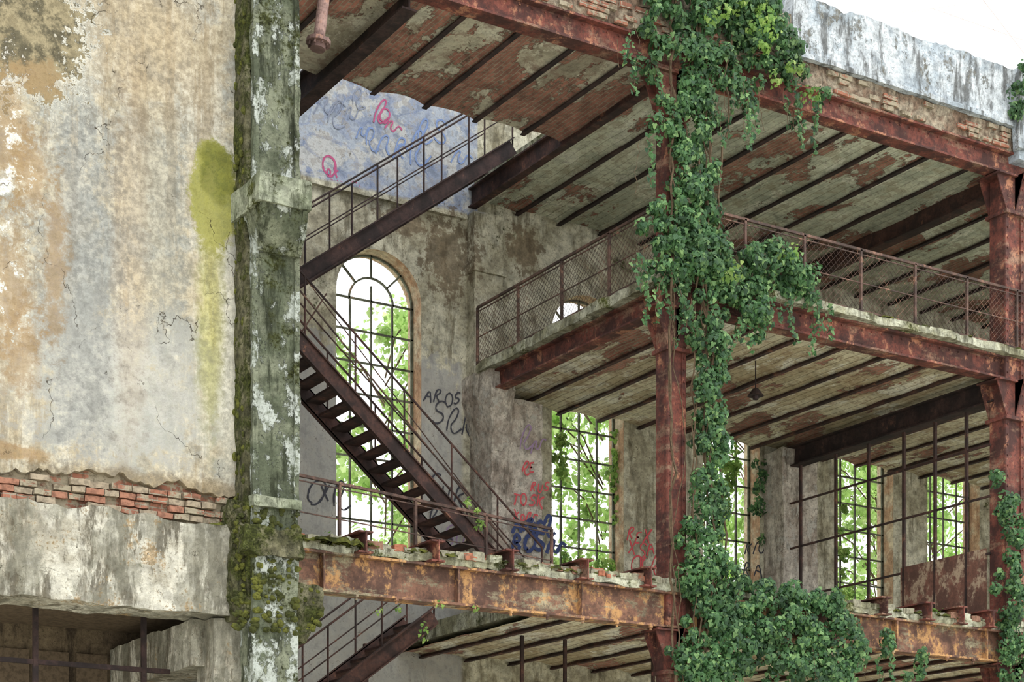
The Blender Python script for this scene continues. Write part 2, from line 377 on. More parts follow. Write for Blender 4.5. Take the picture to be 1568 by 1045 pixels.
b=MB(); b.rough(8.35,8.95,21.2,24.2,4.72,5.3,.1,.03,2,0); b.rough(8.55,9.05,20.9,21.45,0,5.3,.1,.03,2,0)
b.obj('concrete_beam',[M_conc])
b=MB()
for x in (6.6,8.0): b.obox((x,21.9,0),(x,21.9,5.4),.06,.06,0)
b.obox((4,21.9,4.72),(8.35,21.9,4.72),.05,.06,0)
b.obj('steel_door_frame',[M_darksteel])
b=MB(); x0,z0=onY(503,-60,21.0); x1,z1=onY(488,62,21.0)
b.tube((x0,21.0,z0),(x1,21.0,z1),.075,0,16); d=Vector((x1-x0,0,z1-z0)).normalized()
p=Vector((x1,21,z1)); b.tube(p,p+d*.05,.16,0,20); b.tube(p+d*.05,p+d*.12,.10,0,16)
for k in range(8):
    a=k*math.pi/4; o=Vector((math.cos(a)*.125,math.sin(a)*.125,0)); b.tube(p+o-d*.03,p+o+d*.08,.014,0,6)
b.obj('flanged_pipe',[rust('pipe_rust',col(150,122,114),col(104,82,78),col(150,114,98),.3)])
# ------------------------------------------------------------------ steel framing
def girder_x(name,x0,x1,yc,z0,z1,w,mat,bolts=False,rivets=False):
    b=MB(); b.ibx(x0,x1,yc,z0,z1,w,0,.035,.03)
    if rivets:
        x=x0+.1
        while x<x1:
            for zz in (z0+.08,z1-.08): b.tube((x,yc-.035,zz),(x,yc-.01,zz),.014,0,6)
            x+=.22
    if bolts:
        x=x0+.1
        while x<x1:
            b.tube((x,yc-w/2+.045,z1-.06),(x,yc-w/2+.045,z1+.02),.016,0,6); x+=.3
        x=x0+.25
        while x<x1: b.tube((x,yc-w/2+.03,z0-.07),(x,yc-w/2+.03,z0+.05),.02,0,6); b.tube((x,yc-w/2+.03,z0-.03),(x,yc-w/2+.03,z0),.038,0,6); x+=.62
        x=x0+1.0
        while x<x1: b.box(x-.012,x+.012,yc-w/2+.01,yc,z0+.03,z1-.03,0); x+=2.1
    return b.obj(name,[mat])
girder_x('steel_girder',9.5,34,FY,5.95,6.50,.30,M_orange,True)
girder_x('steel_girder',CXX-.2,34,FY,10.88,11.28,.26,M_red,False,True)
girder_x('steel_girder',9.4,34,FY,14.45,14.85,.28,M_red,False,True)
b=MB(); b.iby(FY+.13,27.4,CXX,10.90,11.24,.24,0,.03,.03); b.obj('steel_girder',[M_red])
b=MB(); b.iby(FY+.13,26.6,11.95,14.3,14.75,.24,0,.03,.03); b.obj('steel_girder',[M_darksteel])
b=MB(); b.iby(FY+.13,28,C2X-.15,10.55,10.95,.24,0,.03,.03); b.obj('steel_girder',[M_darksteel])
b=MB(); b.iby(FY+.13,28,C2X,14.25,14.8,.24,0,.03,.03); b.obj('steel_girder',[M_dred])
b=MB(); b.iby(FY+.13,28,CXX,14.44,14.8,.16,0,.03,.03); b.obj('steel_girder',[M_dred])
def column(name,x,y,z0,z1,w,caps,mat):
    b=MB(); h=w/2
    for s in (-1,1):
        b.box(x+s*h-.015,x+s*h+.015,y-h*.8,y+h*.8,z0,z1,0)
        b.box(x-h,x+h,y+s*h*.62-.015,y+s*h*.62+.015,z0,z1,0)
        b.box(x+s*h-(.07 if s>0 else 0),x+s*h+(0 if s>0 else .07),y-h*.85,y-h*.62,z0,z1,0)
    z=z0+.2
    while z<z1:
        for s in (-1,1): b.tube((x+s*(h-.035),y-h*.85-.02,z),(x+s*(h-.035),y-h*.85+.01,z),.016,0,6)
        z+=.18
    for zc in caps:
        for yy in (y-h*.9,y+h*.9):
            vs=[(x-h,yy,zc-.6),(x+h,yy,zc-.6),(x+h+.22,yy,zc-.06),(x+h+.22,yy,zc),(x-h-.22,yy,zc),(x-h-.22,yy,zc-.06)]
            o=[(a,c2+.02,d) for a,c2,d in vs]
            b.add(vs+o,[(0,1,2,3,4,5),(11,10,9,8,7,6)]+[(i,i+6,(i+1)%6+6,(i+1)%6) for i in range(6)],0)
        b.box(x-h-.24,x+h+.24,y-h-.05,y+h+.05,zc-.03,zc,0)
        b.box(x-h-.05,x+h+.05,y-h-.03,y+h+.03,zc-.68,zc-.62,0)
        for s in (-1,1):
            vs=[(x+s*.012,y-h*.9,zc-.6),(x+s*.012,y-h*.9,zc),(x+s*.012,y-h*.9-.2,zc),(x-s*.012,y-h*.9,zc-.6),(x-s*.012,y-h*.9,zc),(x-s*.012,y-h*.9-.2,zc)]
            b.add(vs,[(0,1,2),(5,4,3),(0,2,5,3)],0)
    return b.obj(name,[mat])
column('steel_column',CXX,FY+.05,0,14.44,.34,[5.93,10.86,14.43],M_red)
column('steel_column',C2X,FY+.05,0,14.44,.44,[5.93,10.86,14.43],M_red)
column('steel_column',31.0,FY+.05,0,14.44,.40,[5.93,10.86,14.43],M_red)
def deck(name,x0,x1,y0,y1,zs,top,sp,ceil,joist,edge,jz=.12,phase=0):
    b=MB(); x=x0+phase
    xs=[x0]
    while x<x1-.2:
        if x>x0+.2: xs.append(x)
        x+=sp
    xs.append(x1)
    N=6
    for a,c in zip(xs[:-1],xs[1:]):
        vs=[];fs=[];M=int((y1-y0)/.3)+1
        for i in range(N+1):
            u=i/N; xx=a+(c-a)*u; zz=zs+.07*4*u*(1-u)*(c-a)/sp
            for j in range(M+1):
                yy=y0+(y1-y0)*j/M
                vs.append((xx,yy,zz+.03*mnoise.noise(Vector((xx*2,yy*2,zz)))))
        for i in range(N):
            for j in range(M): k=i*(M+1)+j; fs.append((k,k+1,k+M+2,k+M+1))
        b.add(vs,fs,0)
    b.obj(name,[ceil])
    b=MB(); b.box(x0,x1,y0,y1,zs+.1,top,0); b.obj('floor',[edge])
    b=MB()
    for xx in xs[1:-1]: b.iby(y0+.02,y1,xx,zs-.055,zs+.09,.085,0)
    b.obj('ceiling_joists',[joist])
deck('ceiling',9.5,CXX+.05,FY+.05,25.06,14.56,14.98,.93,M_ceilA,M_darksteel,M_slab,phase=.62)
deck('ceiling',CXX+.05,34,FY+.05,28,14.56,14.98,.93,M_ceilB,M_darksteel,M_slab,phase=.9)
deck('ceiling',CXX,34,FY+.05,28,11.0,11.24,.93,M_ceilC,M_dred,M_slab,phase=.93)
deck('ceiling',14.9,34,FY+.05,28,6.22,6.6,.93,M_ceilC,M_dred,M_slab,phase=.5)
b=MB(); b.box(9.5,14.9,FY-.02,23.6,6.5,6.6,0); b.obj('floor',[M_slab])
def ragedge(q):
    q=q.copy(); n_=mnoise.noise(Vector((q.x*2.7,q.y*2.7,3)))
    if q.y<21.8: q.y+=.07*n_
    if q.x<CXX-.2: q.x+=.06*n_
    return q
b=MB(); b.rough(CXX-.28,34,21.66,22.2,11.28,11.40,.08,.022,3.5,0,warp=ragedge); b.rough(CXX-.28,CXX+.3,22.2,27.4,11.24,11.40,.08,.022,3.5,0,warp=ragedge); b.obj('slab_edge',[M_slab])
b=MB(); b.rough(9.5,34,21.78,22.3,6.5,6.62,.08,.05,3.4,0); b.obj('slab_edge',[M_slab])
b=MB()
for i in range(460):
    x=random.uniform(9.8,24) if i%3 else random.uniform(11,16.5); y=random.uniform(21.74,22.1); s=random.uniform(.04,.13)
    b.rough(x,x+s*1.7,y,y+s,6.6,6.62+s*random.uniform(.5,1.0),.06,.025,9,random.choice([0,1,1,1,2,2,2,3]))
b.obj('brick_rubble',[flat('brick_red2',col(162,104,80)),M_slab,flat('rubble_grey',col(146,142,122)),flat('brick_old',col(140,106,88))])
b=MB()
for px in (545,655,768,882,978,1338,1405,1455,1500):
    x=onY(px,880,FY)[0]; b.iby(21.62,23.6,x,6.5,6.80,.22,0,.025,.025)
    b.box(x-.01,x+.01,21.6,21.7,6.5,6.80,0)
b.obj('joist_stubs',[M_red])
b=MB()
for _ in range(90): b.moss(random.uniform(9.6,11.2),random.uniform(21.7,22.1),6.6,random.uniform(.06,.2),0)
for _ in range(150): b.moss(random.uniform(11,22.5),random.uniform(21.74,22.0),6.62,random.uniform(.04,.10),0)
for _ in range(20): b.moss(random.uniform(8.5,8.95),random.uniform(20.8,20.95),6.43,random.uniform(.04,.08),0)
for _ in range(60): b.moss(random.uniform(CXX-.25,24),random.uniform(21.68,21.8),11.4,random.uniform(.03,.08),0)
b.obj('moss',[M_mossblob],True)
b=MB(); b.rough(9.5,C2X-.02,21.80,22.25,14.85,15.27,.09,.04,3.4,0)
for i in range(110):
    x=random.uniform(12,C2X-.3); z=random.choice([14.87,14.96,15.05,15.14]); b.rough(x,x+.22,21.75,21.9,z,z+.07,.06,.012,9,1)
b.obj('trim_1',[M_rubble,M_brick])
def ptop(q):
    q=q.copy()
    if q.z>16: q.z+=.06*mnoise.noise(Vector((q.x*1.7,0,0)))+.05*mnoise.noise(Vector((q.x*6,0,5)))
    return q
b=MB(); b.rough(18.7,C2X-.02,21.74,22.2,15.27,16.25,.08,.03,2.6,0,warp=ptop)
b.rough(18.7,C2X-.02,21.69,21.8,15.25,15.33,.08,.02,3,0); b.obj('parapet_wall',[M_parapet])
b=MB(); b.rough(9.5,18.7,21.80,22.2,15.27,15.9,.11,.05,2.4,0); b.obj('parapet_wall',[M_rubble])
b=MB(); b.rough(C2X-.02,C2X+.75,21.68,22.3,14.7,16.3,.09,.03,2.4,0); b.rough(C2X-.12,C2X+.1,21.6,21.75,14.85,16.15,.08,.03,3,0); b.obj('concrete_pier',[M_parapet])
# ------------------------------------------------------------------ rear wall with tall arched windows
wins=[(13.72,15.41),(18.19,19.84),(21.75,23.2),(25.24,26.86),(27.85,29.43),(31.4,33.0)]
SILL=8.0; TOP=13.32
b=MB(); cur=9.2; Yf,Yb=RY,RY+.5; ZT=18.0
for xa,xb in wins:
    b.box(cur,xa,Yf,Yb,0,ZT,0); b.box(xa,xb,Yf,Yb,0,SILL,0)
    r=(xb-xa)/2; xc=(xa+xb)/2; sp=TOP-r; N=20
    arc=[(xc-r*math.cos(math.pi*i/N),sp+r*math.sin(math.pi*i/N)) for i in range(N+1)]
    for (a,za),(c,zc) in zip(arc[:-1],arc[1:]):
        b.add([(a,Yf,za),(c,Yf,zc),(c,Yf,ZT),(a,Yf,ZT)],[(0,1,2,3)],0)
        b.add([(a,Yb,za),(c,Yb,zc),(c,Yb,ZT),(a,Yb,ZT)],[(3,2,1,0)],0)
        b.add([(a,Yf,za),(a,Yb,za),(c,Yb,zc),(c,Yf,zc)],[(0,1,2,3)],1)
    b.add([(xa,Yf,ZT),(xb,Yf,ZT),(xb,Yb,ZT),(xa,Yb,ZT)],[(0,1,2,3)],0)
    for xx,s in ((xa,1),(xb,-1)):
        b.add([(xx+s*.003,Yf,SILL),(xx+s*.003,Yb,SILL),(xx+s*.003,Yb,sp),(xx+s*.003,Yf,sp)],[(0,1,2,3)],1)
    b.box(xa-.05,xb+.05,Yf-.06,Yb,SILL-.1,SILL,0)
    cur=xb
b.box(cur,34,Yf,Yb,0,ZT,0)
b.obj('wall_rear',[M_rear,M_reveal])
for k,(xa,xb) in enumerate(wins):
    b=MB(); r=(xb-xa)/2; xc=(xa+xb)/2; sp=TOP-r; y=RY+.32; t_=.03
    def bar(p,q,w=t_): b.obox((p[0],y,p[1]),(q[0],y,q[1]),.04,w,0,side=(0,1,0))
    bar((xa+.02,SILL),(xa+.02,sp),.05); bar((xb-.02,SILL),(xb-.02,sp),.05); bar((xa,SILL+.02),(xb,SILL+.02),.05)
    for f in (-.5,0,.5):
        bar((xc+f*r,SILL),(xc+f*r,sp+(.35*r if f==0 else 0)))
    z=SILL+.58
    while z<sp+.05: bar((xa,z),(xb,z),.03); z+=.56
    for rr in (r-.02,r*.52):
        pts=[(xc-rr*math.cos(math.pi*i/16),sp+rr*math.sin(math.pi*i/16)) for i in range(17)]
        for p,q in zip(pts[:-1],pts[1:]): bar(p,q)
    for ang in (45,90,135):
        a=math.radians(ang); bar((xc+.52*r*math.cos(a),sp+.52*r*math.sin(a)),(xc+r*math.cos(a),sp+r*math.sin(a)))
    b.obj('window_%d'%(k+1),[M_winfr])
b=MB(); b.rough(16.35,16.95,27.72,28.02,11.3,14.3,.08,.025,2.6,0); b.rough(16.3,17.0,27.66,28.02,13.2,13.35,.1,.02,2.3,0)
b.rough(20.9,21.4,27.75,28.02,6.6,14.4,.12,.02,2,0); b.rough(13.0,16.3,27.9,28.02,14.18,14.32,.12,.02,2,0)
b.obj('trim_3',[M_rear])
b=MB()
b.rough(16.42,17.5,27.25,28.02,6.6,10.85,.08,.03,2.4,0)
b.rough(16.25,16.75,27.0,28.02,9.9,11.3,.07,.05,2.8,0,warp=lambda q: Vector((q.x+(.2 if q.x<16.5 else 0)*max(0,(10.9-q.z)),q.y+.25*max(0,(10.9-q.z)) if q.y<27.5 else q.y,q.z)))
b.obj('brick_pier',[M_pier])
b=MB(); b.rough(23.3,24.2,27.4,28.02,6.6,10.9,.12,.03,2,0); b.obj('brick_pier',[M_pier])
b=MB(); b.box(34,34.4,21.7,28.5,0,16,0); b.obj('wall_right',[M_rear])
# ------------------------------------------------------------------ railings with chain mesh
def railing(name,p0,p1,h=1.08,post=1.25,mesh=True,mat=M_rail):
    b=MB(); p0=Vector(p0);p1=Vector(p1);L=(p1-p0).length;d=(p1-p0).normalized(); up=Vector((0,0,1))
    n=max(1,round(L/post))
    for i in range(n+1):
        q=p0+(p1-p0)*i/n; b.obox(q,q+up*h,.04,.04,0,side=d)
    for k,w in ((h,.04),(h*.93,.016),(h*.5,.016),(.08,.03)): b.obox(p0+up*k,p1+up*k,w,w,0)
    if mesh:
        s=.105; H=h-.12; x=-H
        while x<L:
            for sg in (0,1):
                a0=max(0,x); a1=min(L,x+H)
                if a1>a0:
                    z0=a0-x; z1=a1-x
                    if sg: z0,z1=H-z0,H-z1
                    b.tube(p0+d*a0+up*(z0+.08),p0+d*a1+up*(z1+.08),.004,0,3)
            x+=s
    return b.obj(name,[mat])
railing('railing',(CXX+.1,21.80,11.38),(33.5,21.80,11.38))
railing('railing',(CXX-.18,22.0,11.38),(CXX-.18,27.5,11.38))
# ------------------------------------------------------------------ stairs
def flight(name,pa,pb,y0,y1,mat,rails=(True,True),rh=1.0):
    b=MB(); (xa,za),(xb,zb)=pa,pb
    for y in (y0,y1):
        b.obox((xa,y,za),(xb,y,zb),.05,.25,0)
        o=.02 if y==y1 else -.02
        for dz in (-.12,.12): b.obox((xa,y+o,za+dz*1.25),(xb,y+o,zb+dz*1.25),.09,.022,0)
    n=int(abs(zb-za)/.2)
    for i in range(n+1):
        u=(i+.5)/(n+1); x=xa+(xb-xa)*u; z=za+(zb-za)*u
        b.box(x-.13,x+.13,y0,y1,z-.02,z+.02,0)
    L=math.hypot(xb-xa,zb-za)
    for y,on in ((y0,rails[0]),(y1,rails[1])):
        if not on: continue
        m=int(L/1.0)
        for i in range(m+1):
            u=i/m; x=xa+(xb-xa)*u; z=za+(zb-za)*u
            b.tube((x,y,z),(x,y,z+rh+.1),.018,0,6)
        for k in (rh+.1,rh*.6): b.tube((xa,y,za+k),(xb,y,zb+k),.018 if k>rh else .012,0,6)
    return b.obj(name,[mat])
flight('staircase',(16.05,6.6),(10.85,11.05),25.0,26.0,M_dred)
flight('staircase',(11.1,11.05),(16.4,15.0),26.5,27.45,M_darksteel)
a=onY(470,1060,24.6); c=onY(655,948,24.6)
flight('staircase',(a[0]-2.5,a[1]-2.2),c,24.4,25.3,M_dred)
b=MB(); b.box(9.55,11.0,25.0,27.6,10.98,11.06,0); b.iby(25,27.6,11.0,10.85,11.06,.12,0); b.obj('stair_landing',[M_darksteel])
railing('railing',(9.7,22.2,6.62),(15.2,23.4,6.62),1.0,1.4,False)
b=MB()
b.tube(P3(455,440,24.9),P3(783,842,24.9),.014,0,6)
b.tube(P3(455,520,26.2),P3(500,450,26.2),.014,0,6)
b.tube(P3(455,410,26.4),P3(783,842,24.9),.01,0,6)
b.obj('brace_rod',[M_rail])
# ------------------------------------------------------------------ glazed steel partition behind the right bay
PX=23.5; b=MB()
ys=[onX(p,800,PX)[0] for p in (1226,1280,1330,1384,1432,1480)]
for y in ys: b.obox((PX,y,6.6),(PX,y,10.5),.05,.05,0)
for z in (7.9,8.9,9.8): b.obox((PX,22.1,z),(PX,28,z),.035,.035,0)
y0,z0=onX(1380,870,PX); y1,z1=onX(1510,940,PX)
b.box(PX-.02,PX+.02,min(y0,y1),max(y0,y1),6.62,8.0,1)
b.obj('steel_partition',[M_dred,rust('rusty_sheet',col(134,94,80),col(104,76,66),col(162,142,120),.6)])
b=MB()
for px in (799,865,1000):
    x=onY(px,1000,25)[0]; b.obox((x,25,0),(x,25,6.2),.05,.05,0)
x=onY(560,1000,26)[0]; b.obox((x,26,0),(x,26,6.0),.07,.07,0)
b.obox((13,25,4.75),(20,25,4.75),.05,.07,0); b.obox((13,26.5,4.4),(22,26.5,4.4),.05,.05,0)
b.obj('pipe_frame',[M_dred])
x,z=onY(1157,607,23.6); b=MB(); b.tube((x,23.6,z),(x,23.6,11.0),.012,0,6); b.tube((x,23.6,z),(x,23.6,z+.12),.14,0,14,.05); b.tube((x,23.6,z-.06),(x,23.6,z),.05,0,10)
b.obj('pendant_lamp',[M_darksteel])
# bare wires and ribs left from the glasshouse roof above the rear wall
b=MB()
for q in ((1568,62,1425,12),(1590,10,1470,72),(1490,-20,1590,110),(1380,20,1590,-10)):
    b.tube(P3(q[0],q[1],28.2),P3(q[2],q[3],28.2),.008,0,5)
for px in (1440,1530): b.tube(P3(px,0,28.2)[:2]+(17.9,),P3(px,-20,28.2),.012,0,6)
b.obj('roof_ribs',[flat('pale_rust',col(226,208,204),.8,.9)])
# ------------------------------------------------------------------ graffiti (paint strokes on the walls)
G={'A':[[(0,0),(.5,1),(1,0)],[(.2,.4),(.85,.4)]],'N':[[(0,0),(0,1),(.8,0),(.8,1)]],'T':[[(0,1),(1,1)],[(.5,1),(.45,0)]],'I':[[(.2,0),(.25,1)]],
'F':[[(0,0),(0,1),(.8,1)],[(0,.55),(.6,.55)]],'R':[[(0,0),(0,1),(.6,.95),(.7,.7),(.1,.5),(.8,0)]],'O':[[(.5,0),(.05,.3),(.1,.8),(.5,1),(.9,.75),(.9,.25),(.5,0)]],
'S':[[(.9,.85),(.5,1),(.1,.8),(.2,.55),(.75,.45),(.85,.2),(.4,0),(0,.15)]],'U':[[(0,1),(.05,.2),(.45,0),(.8,.25),(.85,1)]],'K':[[(0,0),(0,1)],[(.8,1),(.05,.5),(.85,0)]],
'X':[[(0,0),(.9,1)],[(0,1),(.9,0)]],'E':[[(.8,1),(0,.95),(.1,.5),(.6,.55),(.1,.5),(0,0),(.8,.05)]],'Z':[[(0,1),(.9,1),(0,0),(.9,0)]],'B':[[(0,0),(0,1),(.6,.9),(.6,.6),(.1,.5),(.8,.35),(.6,.02),(0,0)]],
'*':[[(0,.3),(.3,1),(.6,.1),(.9,.9),(1.3,.2),(.9,.0),(.2,.7)]],'@':[[(.5,0),(0,.2),(-.05,.8),(.5,1.1),(1.2,.9),(1.3,.3),(.9,-.1),(.4,-.05)]],'~':[[(0,0),(.4,.8),(.9,.9),(.6,.3),(1.2,.1),(1.6,.9),(2.2,.7)]],
'(':[[(0,0),(-.1,.6),(.3,1.3),(.8,1.2),(.6,.6),(.2,.3),(.7,-.2),(1.4,.2)]]}
def smoothp(pts):
    o=[pts[0]]
    for p,q in zip(pts[:-1],pts[1:]): o+=[(p[0]*.75+q[0]*.25,p[1]*.75+q[1]*.25),(p[0]*.25+q[0]*.75,p[1]*.25+q[1]*.75)]
    return o+[pts[-1]]
goff=[0]
def graf(items,mat,name='graffiti'):
    b=MB()
    for txt,px,py,hpx,Y,w in items:
        X,Z=onY(px,py,Y); h=hpx*(S*X+C*Y)/F; cx=X
        for ch in txt:
            if ch==' ': cx+=h*.5; continue
            js=[random.uniform(-.16,.16) for _ in range(4)]; hh=h*random.uniform(.8,1.25)
            for st in G.get(ch,G['*']):
                goff[0]+=1; yy=Y-.003-.0002*(goff[0]%60)
                pts=smoothp(smoothp(st)) if len(st)>2 else st
                P=[(cx+p[0]*hh*.62+p[1]*hh*(.15+js[2]),Z+(p[1]+js[0])*hh+p[0]*js[1]*hh*1.5) for p in pts]
                nv=len(P); L=[];R=[]
                for i in range(nv):
                    a=P[max(0,i-1)];q=P[min(nv-1,i+1)]; dx,dz=q[0]-a[0],q[1]-a[1]; l=math.hypot(dx,dz) or 1
                    ww=w*.5*(.7+.5*random.random()); L.append((P[i][0]-dz/l*ww,yy,P[i][1]+dx/l*ww)); R.append((P[i][0]+dz/l*ww,yy,P[i][1]-dx/l*ww))
                for i in range(nv-1): b.add([R[i],R[i+1],L[i+1],L[i]],[(0,1,2,3)],0)
            cx+=h*.8
    b.obj(name,[mat])
g_pink=flat('spray_magenta',col(176,86,124),.8,.8); g_blue=flat('spray_blue',col(122,142,184),.8,.8); g_black=flat('spray_black',col(66,66,74),.8,.8); g_red=flat('spray_red',col(196,84,90),.8,.85); g_nav=flat('spray_navy',col(58,68,106),.8,.8); g_lil=flat('spray_lilac',col(150,128,156),.8,.8); g_grey=flat('spray_grey',col(134,140,156),.8,.8)
W=RY-.002
graf([('@',494,262,26,W,.04),('OX',500,266,13,W,.028),('ANTIFA',503,284,12,W,.022),('(~',572,190,24,W,.03),('@',580,184,24,W,.03)],g_pink)
graf([('~R(',575,235,38,W,.035),('(S',640,215,34,W,.035),('~(',545,215,22,W,.025),('~',690,250,30,W,.03)],g_blue)
graf([('~(~',480,180,30,W,.022),('(',540,160,20,W,.022)],g_grey)
graf([('AROS',648,612,22,W,.03),('S(K',660,655,34,W,.03),('@X(',468,770,30,W,.035),('SUR',655,765,28,W,.035),('(~',658,800,20,W,.03)],g_black)
PI=27.20
graf([('RUS',812,752,15,PI,.03),('TOSK',783,772,19,PI,.034),('XO~',786,796,14,PI,.03),('(E',800,724,16,PI,.03)],g_red)
graf([('A~K(',784,814,24,PI,.065),('B@S~',784,840,26,PI,.07)],g_nav)
graf([('REX',960,830,18,W,.032),('XSA',962,850,22,W,.032),('@K(',965,874,24,W,.032)],g_red)
graf([('RA(',1138,880,26,W,.035),('@S',660,845,26,W,.035),('K~',1140,850,20,W,.03)],g_black)
graf([('SO',675,838,30,W,.03),('(~',796,690,24,PI,.03)],g_lil)
# ------------------------------------------------------------------ leaves
LO=np.array([(0,0),(.28,-.2),(.56,.08),(.34,.32),(.32,.6),(0,1.0),(-.32,.6),(-.34,.32),(-.56,.08),(-.28,-.2)])
def leafmesh(name,cen,nor,size,mat,tipdown=.9,extra=None):
    n=len(cen); nor=nor/np.linalg.norm(nor,axis=1,keepdims=True)
    tp=np.tile([0,0,-tipdown],(n,1))+rng.normal(0,.45,(n,3))
    tp-= (tp*nor).sum(1,keepdims=True)*nor; tp/=np.linalg.norm(tp,axis=1,keepdims=True)+1e-9
    bb=np.cross(nor,tp)
    lx=LO[:,0][None,:,None];ly=LO[:,1][None,:,None]
    s=size[:,None,None]
    fold=rng.uniform(.1,.5,(n,1,1))
    V=cen[:,None,:]+s*(lx*bb[:,None,:]+(ly-.4)*tp[:,None,:]-fold*np.abs(lx)*nor[:,None,:]-.25*(ly**2)*nor[:,None,:])
    V=V.reshape(-1,3)
    fs=[]
    for i in range(n):
        o=i*10; fs.append((o,o+1,o+2,o+3,o+4,o+5)); fs.append((o+5,o+6,o+7,o+8,o+9,o))
    b=MB(); b.v=V.tolist(); b.f=fs; b.m=[0]*len(fs); mats=[mat]
    if extra:
        mats.append(M_bark); 
        for pts,r in extra: b.path(pts,r,1,5)
    return b.obj(name,mats)
def clusters(centers,rad,per,flatten=1.0,front=(-.35,-.8,.35),lo=.55):
    cs=[];ns=[]
    for cpt in centers:
        r=rad*rng.uniform(.6,1.35); k=int(per*rng.uniform(.7,1.3))
        d=rng.normal(0,1,(k,3)); d/=np.linalg.norm(d,axis=1,keepdims=True)
        p=np.array(cpt)+d*r*rng.uniform(lo,1.1,(k,1))*np.array([1,flatten,1.1])
        cs.append(p); ns.append(d+np.array(front)*rng.uniform(.3,1.4,(k,1))+rng.normal(0,.35,(k,3)))
    return np.concatenate(cs),np.concatenate(ns)
def ellipses(E,Y,dens,depth):
    out=[]
    for e in E:
        px,py,rx,ry=e[:4]; dn=dens*(e[4] if len(e)>4 else 1); X,Z=onY(px,py,Y); sc=(S*X+C*Y)/F; a,c=rx*sc,ry*sc
        n=max(2,int(math.pi*a*c*dn))
        for _ in range(n):
            t_=rng.uniform(0,2*math.pi); q=math.sqrt(rng.uniform(0,1)); dd=depth*math.sqrt(max(0,1-q*q))
            out.append((X+a*.92*q*math.cos(t_)*1.1,Y-dd*rng.uniform(0,1),Z+c*.92*q*math.sin(t_)))
    return out
IV=[(1070,-5,105,45),(1130,20,80,45),(1055,75,48,65),(1170,70,55,50),(995,22,40,38,.5),(1205,95,28,45,.8),(1238,150,22,14,.6),(1105,110,55,30,.7),(990,85,32,45,.35),(1155,160,10,36,.5),
(1052,180,42,62),(1056,255,44,60),(1046,330,58,60),(1058,395,70,45),(1005,380,34,64,.7),(1015,190,32,40,.4),
(1105,410,90,50),(1180,410,58,40),(1222,438,38,24),(1060,430,50,38),(1130,470,54,30),(1155,495,30,25,.6),
(1082,530,32,55),(1080,610,34,55),(1084,690,32,60,.8),(1078,770,34,52),(1070,845,40,48),
(1180,945,138,60),(1095,980,80,68),(1265,985,72,60),(1060,1020,50,45),(1190,1030,145,30),(1245,915,64,20),(1080,890,60,32),
(1395,1020,26,24,.5),(1340,985,22,30,.5),(1548,800,22,50,.9),(1542,905,26,60,.9),(1548,1010,28,50),(1530,760,12,70,.4),(1552,140,20,44,.7)]
cc=ellipses(IV,21.70,38,.42)
P,Nn=clusters(cc,.125,44)
stems=[]; SP=[]
for k in range(9):
    x=CXX+random.uniform(-.25,.75); pts=[]; y=21.6
    for j in range(40):
        z=5.0+j*.27; x+=random.uniform(-.07,.07); x=min(max(x,CXX-.3),CXX+.9); pts.append((x,y+random.uniform(-.06,.06),z))
    stems.append((pts,random.uniform(.008,.02)))
starts=[(980,60),(1000,100),(1140,120),(1160,130),(1230,150),(1220,455),(1190,460),(1150,500),(1290,1000),(1330,1000),(1250,455),(1060,460),(1030,440),(1010,420),(960,50),(1100,470),(1110,130),(1200,130),(1120,500),(1240,1000),(1340,1010),(1000,200),(1090,180),(1100,250),(990,390),(1120,870)]
for k in range(90):
    px,py=random.choice(starts); x,z=onY(px+random.uniform(-26,26),py+random.uniform(-20,20),21.5); y=21.45+random.uniform(-.1,.15)
    pts=[(x,y,z)]; dx=random.uniform(-.02,.02); n_=random.randint(4,10); leafy=random.random()<.7
    for j in range(n_):
        x+=dx+random.uniform(-.04,.04); z-=.08; pts.append((x,y+random.uniform(-.02,.02),z))
        if leafy:
            for _ in range(3): SP.append((x+random.uniform(-.05,.05),y+random.uniform(-.05,.02),z+random.uniform(-.04,.04)))
    stems.append((pts,.0045))
SP=np.array(SP); P=np.concatenate([P,SP]); Nn=np.concatenate([Nn,np.tile([-.3,-.9,.3],(len(SP),1))+rng.normal(0,.4,(len(SP),3))])
leafmesh('ivy',P,Nn,rng.uniform(.04,.085,len(P)),M_ivy,extra=stems)
cc=ellipses([(1110,10,80,40),(1190,80,36,50),(1215,120,24,40),(1160,40,50,40),(1240,155,18,10),(1100,420,60,10,.6),(1180,385,50,10,.8)],21.4,8,.3)
P,Nn=clusters(cc,.12,18); leafmesh('climbing_vine',P,Nn,rng.uniform(.04,.08,len(P)),M_vine)  # paler leaves over the ivy top, backlighting painted in their colour
cc=ellipses([(856,720,10,70,.7),(852,690,12,40),(946,740,12,90,.8),(900,860,50,12,.7),(1105,760,14,80,1.2),(1115,700,16,50,1.2),(1290,840,10,80,.7),(1300,910,20,18,.7)],28.25,26,.1)
P,Nn=clusters(cc,.13,24,.5); leafmesh('climbing_vine',P,Nn,rng.uniform(.05,.10,len(P)),M_vine)
cc=ellipses([(1158,740,20,40,.8),(1160,800,14,50,.6),(885,545,30,6,.5)],27.95,24,.1)
P,Nn=clusters(cc,.12,24,.4); leafmesh('ivy',P,Nn,rng.uniform(.04,.08,len(P)),M_ivy)
cc=ellipses([(722,775,12,14,.6),(735,800,8,20,.4),(1445,938,22,10,.8),(690,872,10,8,.5),(500,828,40,6,.6),(1545,700,8,16,.5)],22.1,30,.1)
P,Nn=clusters(cc,.10,14,.6,(-.2,-.3,.9)); leafmesh('weeds',P,Nn,rng.uniform(.03,.07,len(P)),M_vine,-.5)
cc=ellipses([(655,968,14,14),(590,935,60,5,.4),(700,930,50,5,.3),(450,870,20,50,.4)],21.7,26,.05)
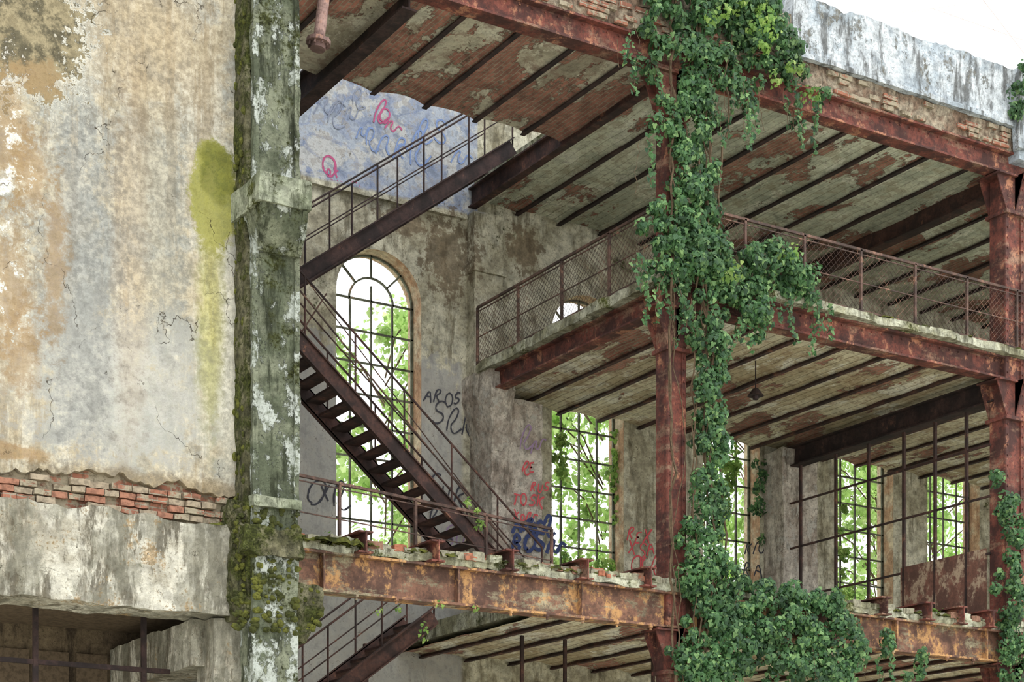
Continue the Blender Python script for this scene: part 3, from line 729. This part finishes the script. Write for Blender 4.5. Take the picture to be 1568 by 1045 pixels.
P,Nn=clusters(cc,.08,10,.6); leafmesh('weeds',P,Nn,rng.uniform(.025,.055,len(P)),M_vine,.7)
def tree(x,y,h,rr,nb):
    cs=[];ex=[([(x,y,0),(x+.3,y,h*.4),(x-.1,y+.2,h*.6)],.09)]
    for _ in range(nb):
        a=rng.uniform(0,6.28);r=rr*math.sqrt(rng.uniform(0,1)); p=(x+r*math.cos(a),y+r*.7*math.sin(a),h*rng.uniform(.42,1.0)); cs.append(p)
        if rng.uniform()<.4: ex.append(([(x,y,p[2]-1.2),((x+p[0])/2,(y+p[1])/2,p[2]-.3),p],.018))
    P,Nn=clusters(cs,.5,130,lo=.1); leafmesh('tree',P,Nn,rng.uniform(.07,.15,len(P)),M_tree,extra=ex)
for (x,y,h,rr,nb) in ((17.3,33,14.2,1.9,42),(20.5,36,16.4,1.8,38),(23.5,34,14,2.2,62),(28,34,14.4,2.4,68),(33,35,14.6,2.6,72),(37,37,15.2,2.6,62),(42,38,15,3,46)): tree(x,y,h,rr,nb)
b=MB(); b.box(-60,90,-40,120,-.2,0,0); b.obj('ground',[M_ground])
# ------------------------------------------------------------------ light
w=bpy.data.worlds.new('World'); bpy.context.scene.world=w; w.use_nodes=True
nt=w.node_tree; bg=nt.nodes['Background']; tc=nt.nodes.new('ShaderNodeTexCoord'); sp=nt.nodes.new('ShaderNodeSeparateXYZ'); mr=nt.nodes.new('ShaderNodeMapRange'); mx=nt.nodes.new('ShaderNodeMix'); mx.data_type='RGBA'
nt.links.new(tc.outputs['Generated'],sp.inputs[0]); nt.links.new(sp.outputs[2],mr.inputs[0]); nt.links.new(mr.outputs[0],mx.inputs[0])
mx.inputs[6].default_value=(1,1,.99,1); mx.inputs[7].default_value=(.88,.94,1,1); nt.links.new(mx.outputs[2],bg.inputs[0]); bg.inputs[1].default_value=2.15
sd=bpy.data.lights.new('sun','SUN'); sd.energy=1.2; sd.angle=math.radians(15); sd.color=(1,.96,.9)
so=bpy.data.objects.new('sun',sd); bpy.context.scene.collection.objects.link(so)
so.rotation_euler=Vector((.15,.6,-1.0)).to_track_quat('-Z','Y').to_euler(); so.location=(0,0,30)
# ------------------------------------------------------------------ camera
cd=bpy.data.cameras.new('camera'); cd.sensor_width=36; cd.lens=F/1568*36; cd.shift_y=(HY-522.67)/1568; cd.clip_end=500
co=bpy.data.objects.new('camera',cd); bpy.context.scene.collection.objects.link(co)
co.location=(0,0,EYE); co.rotation_euler=(math.radians(90),0,-math.atan2(S,C)); bpy.context.scene.camera=co
vs_=bpy.context.scene.view_settings; vs_.view_transform='Standard'; vs_.look='None'; vs_.exposure=0
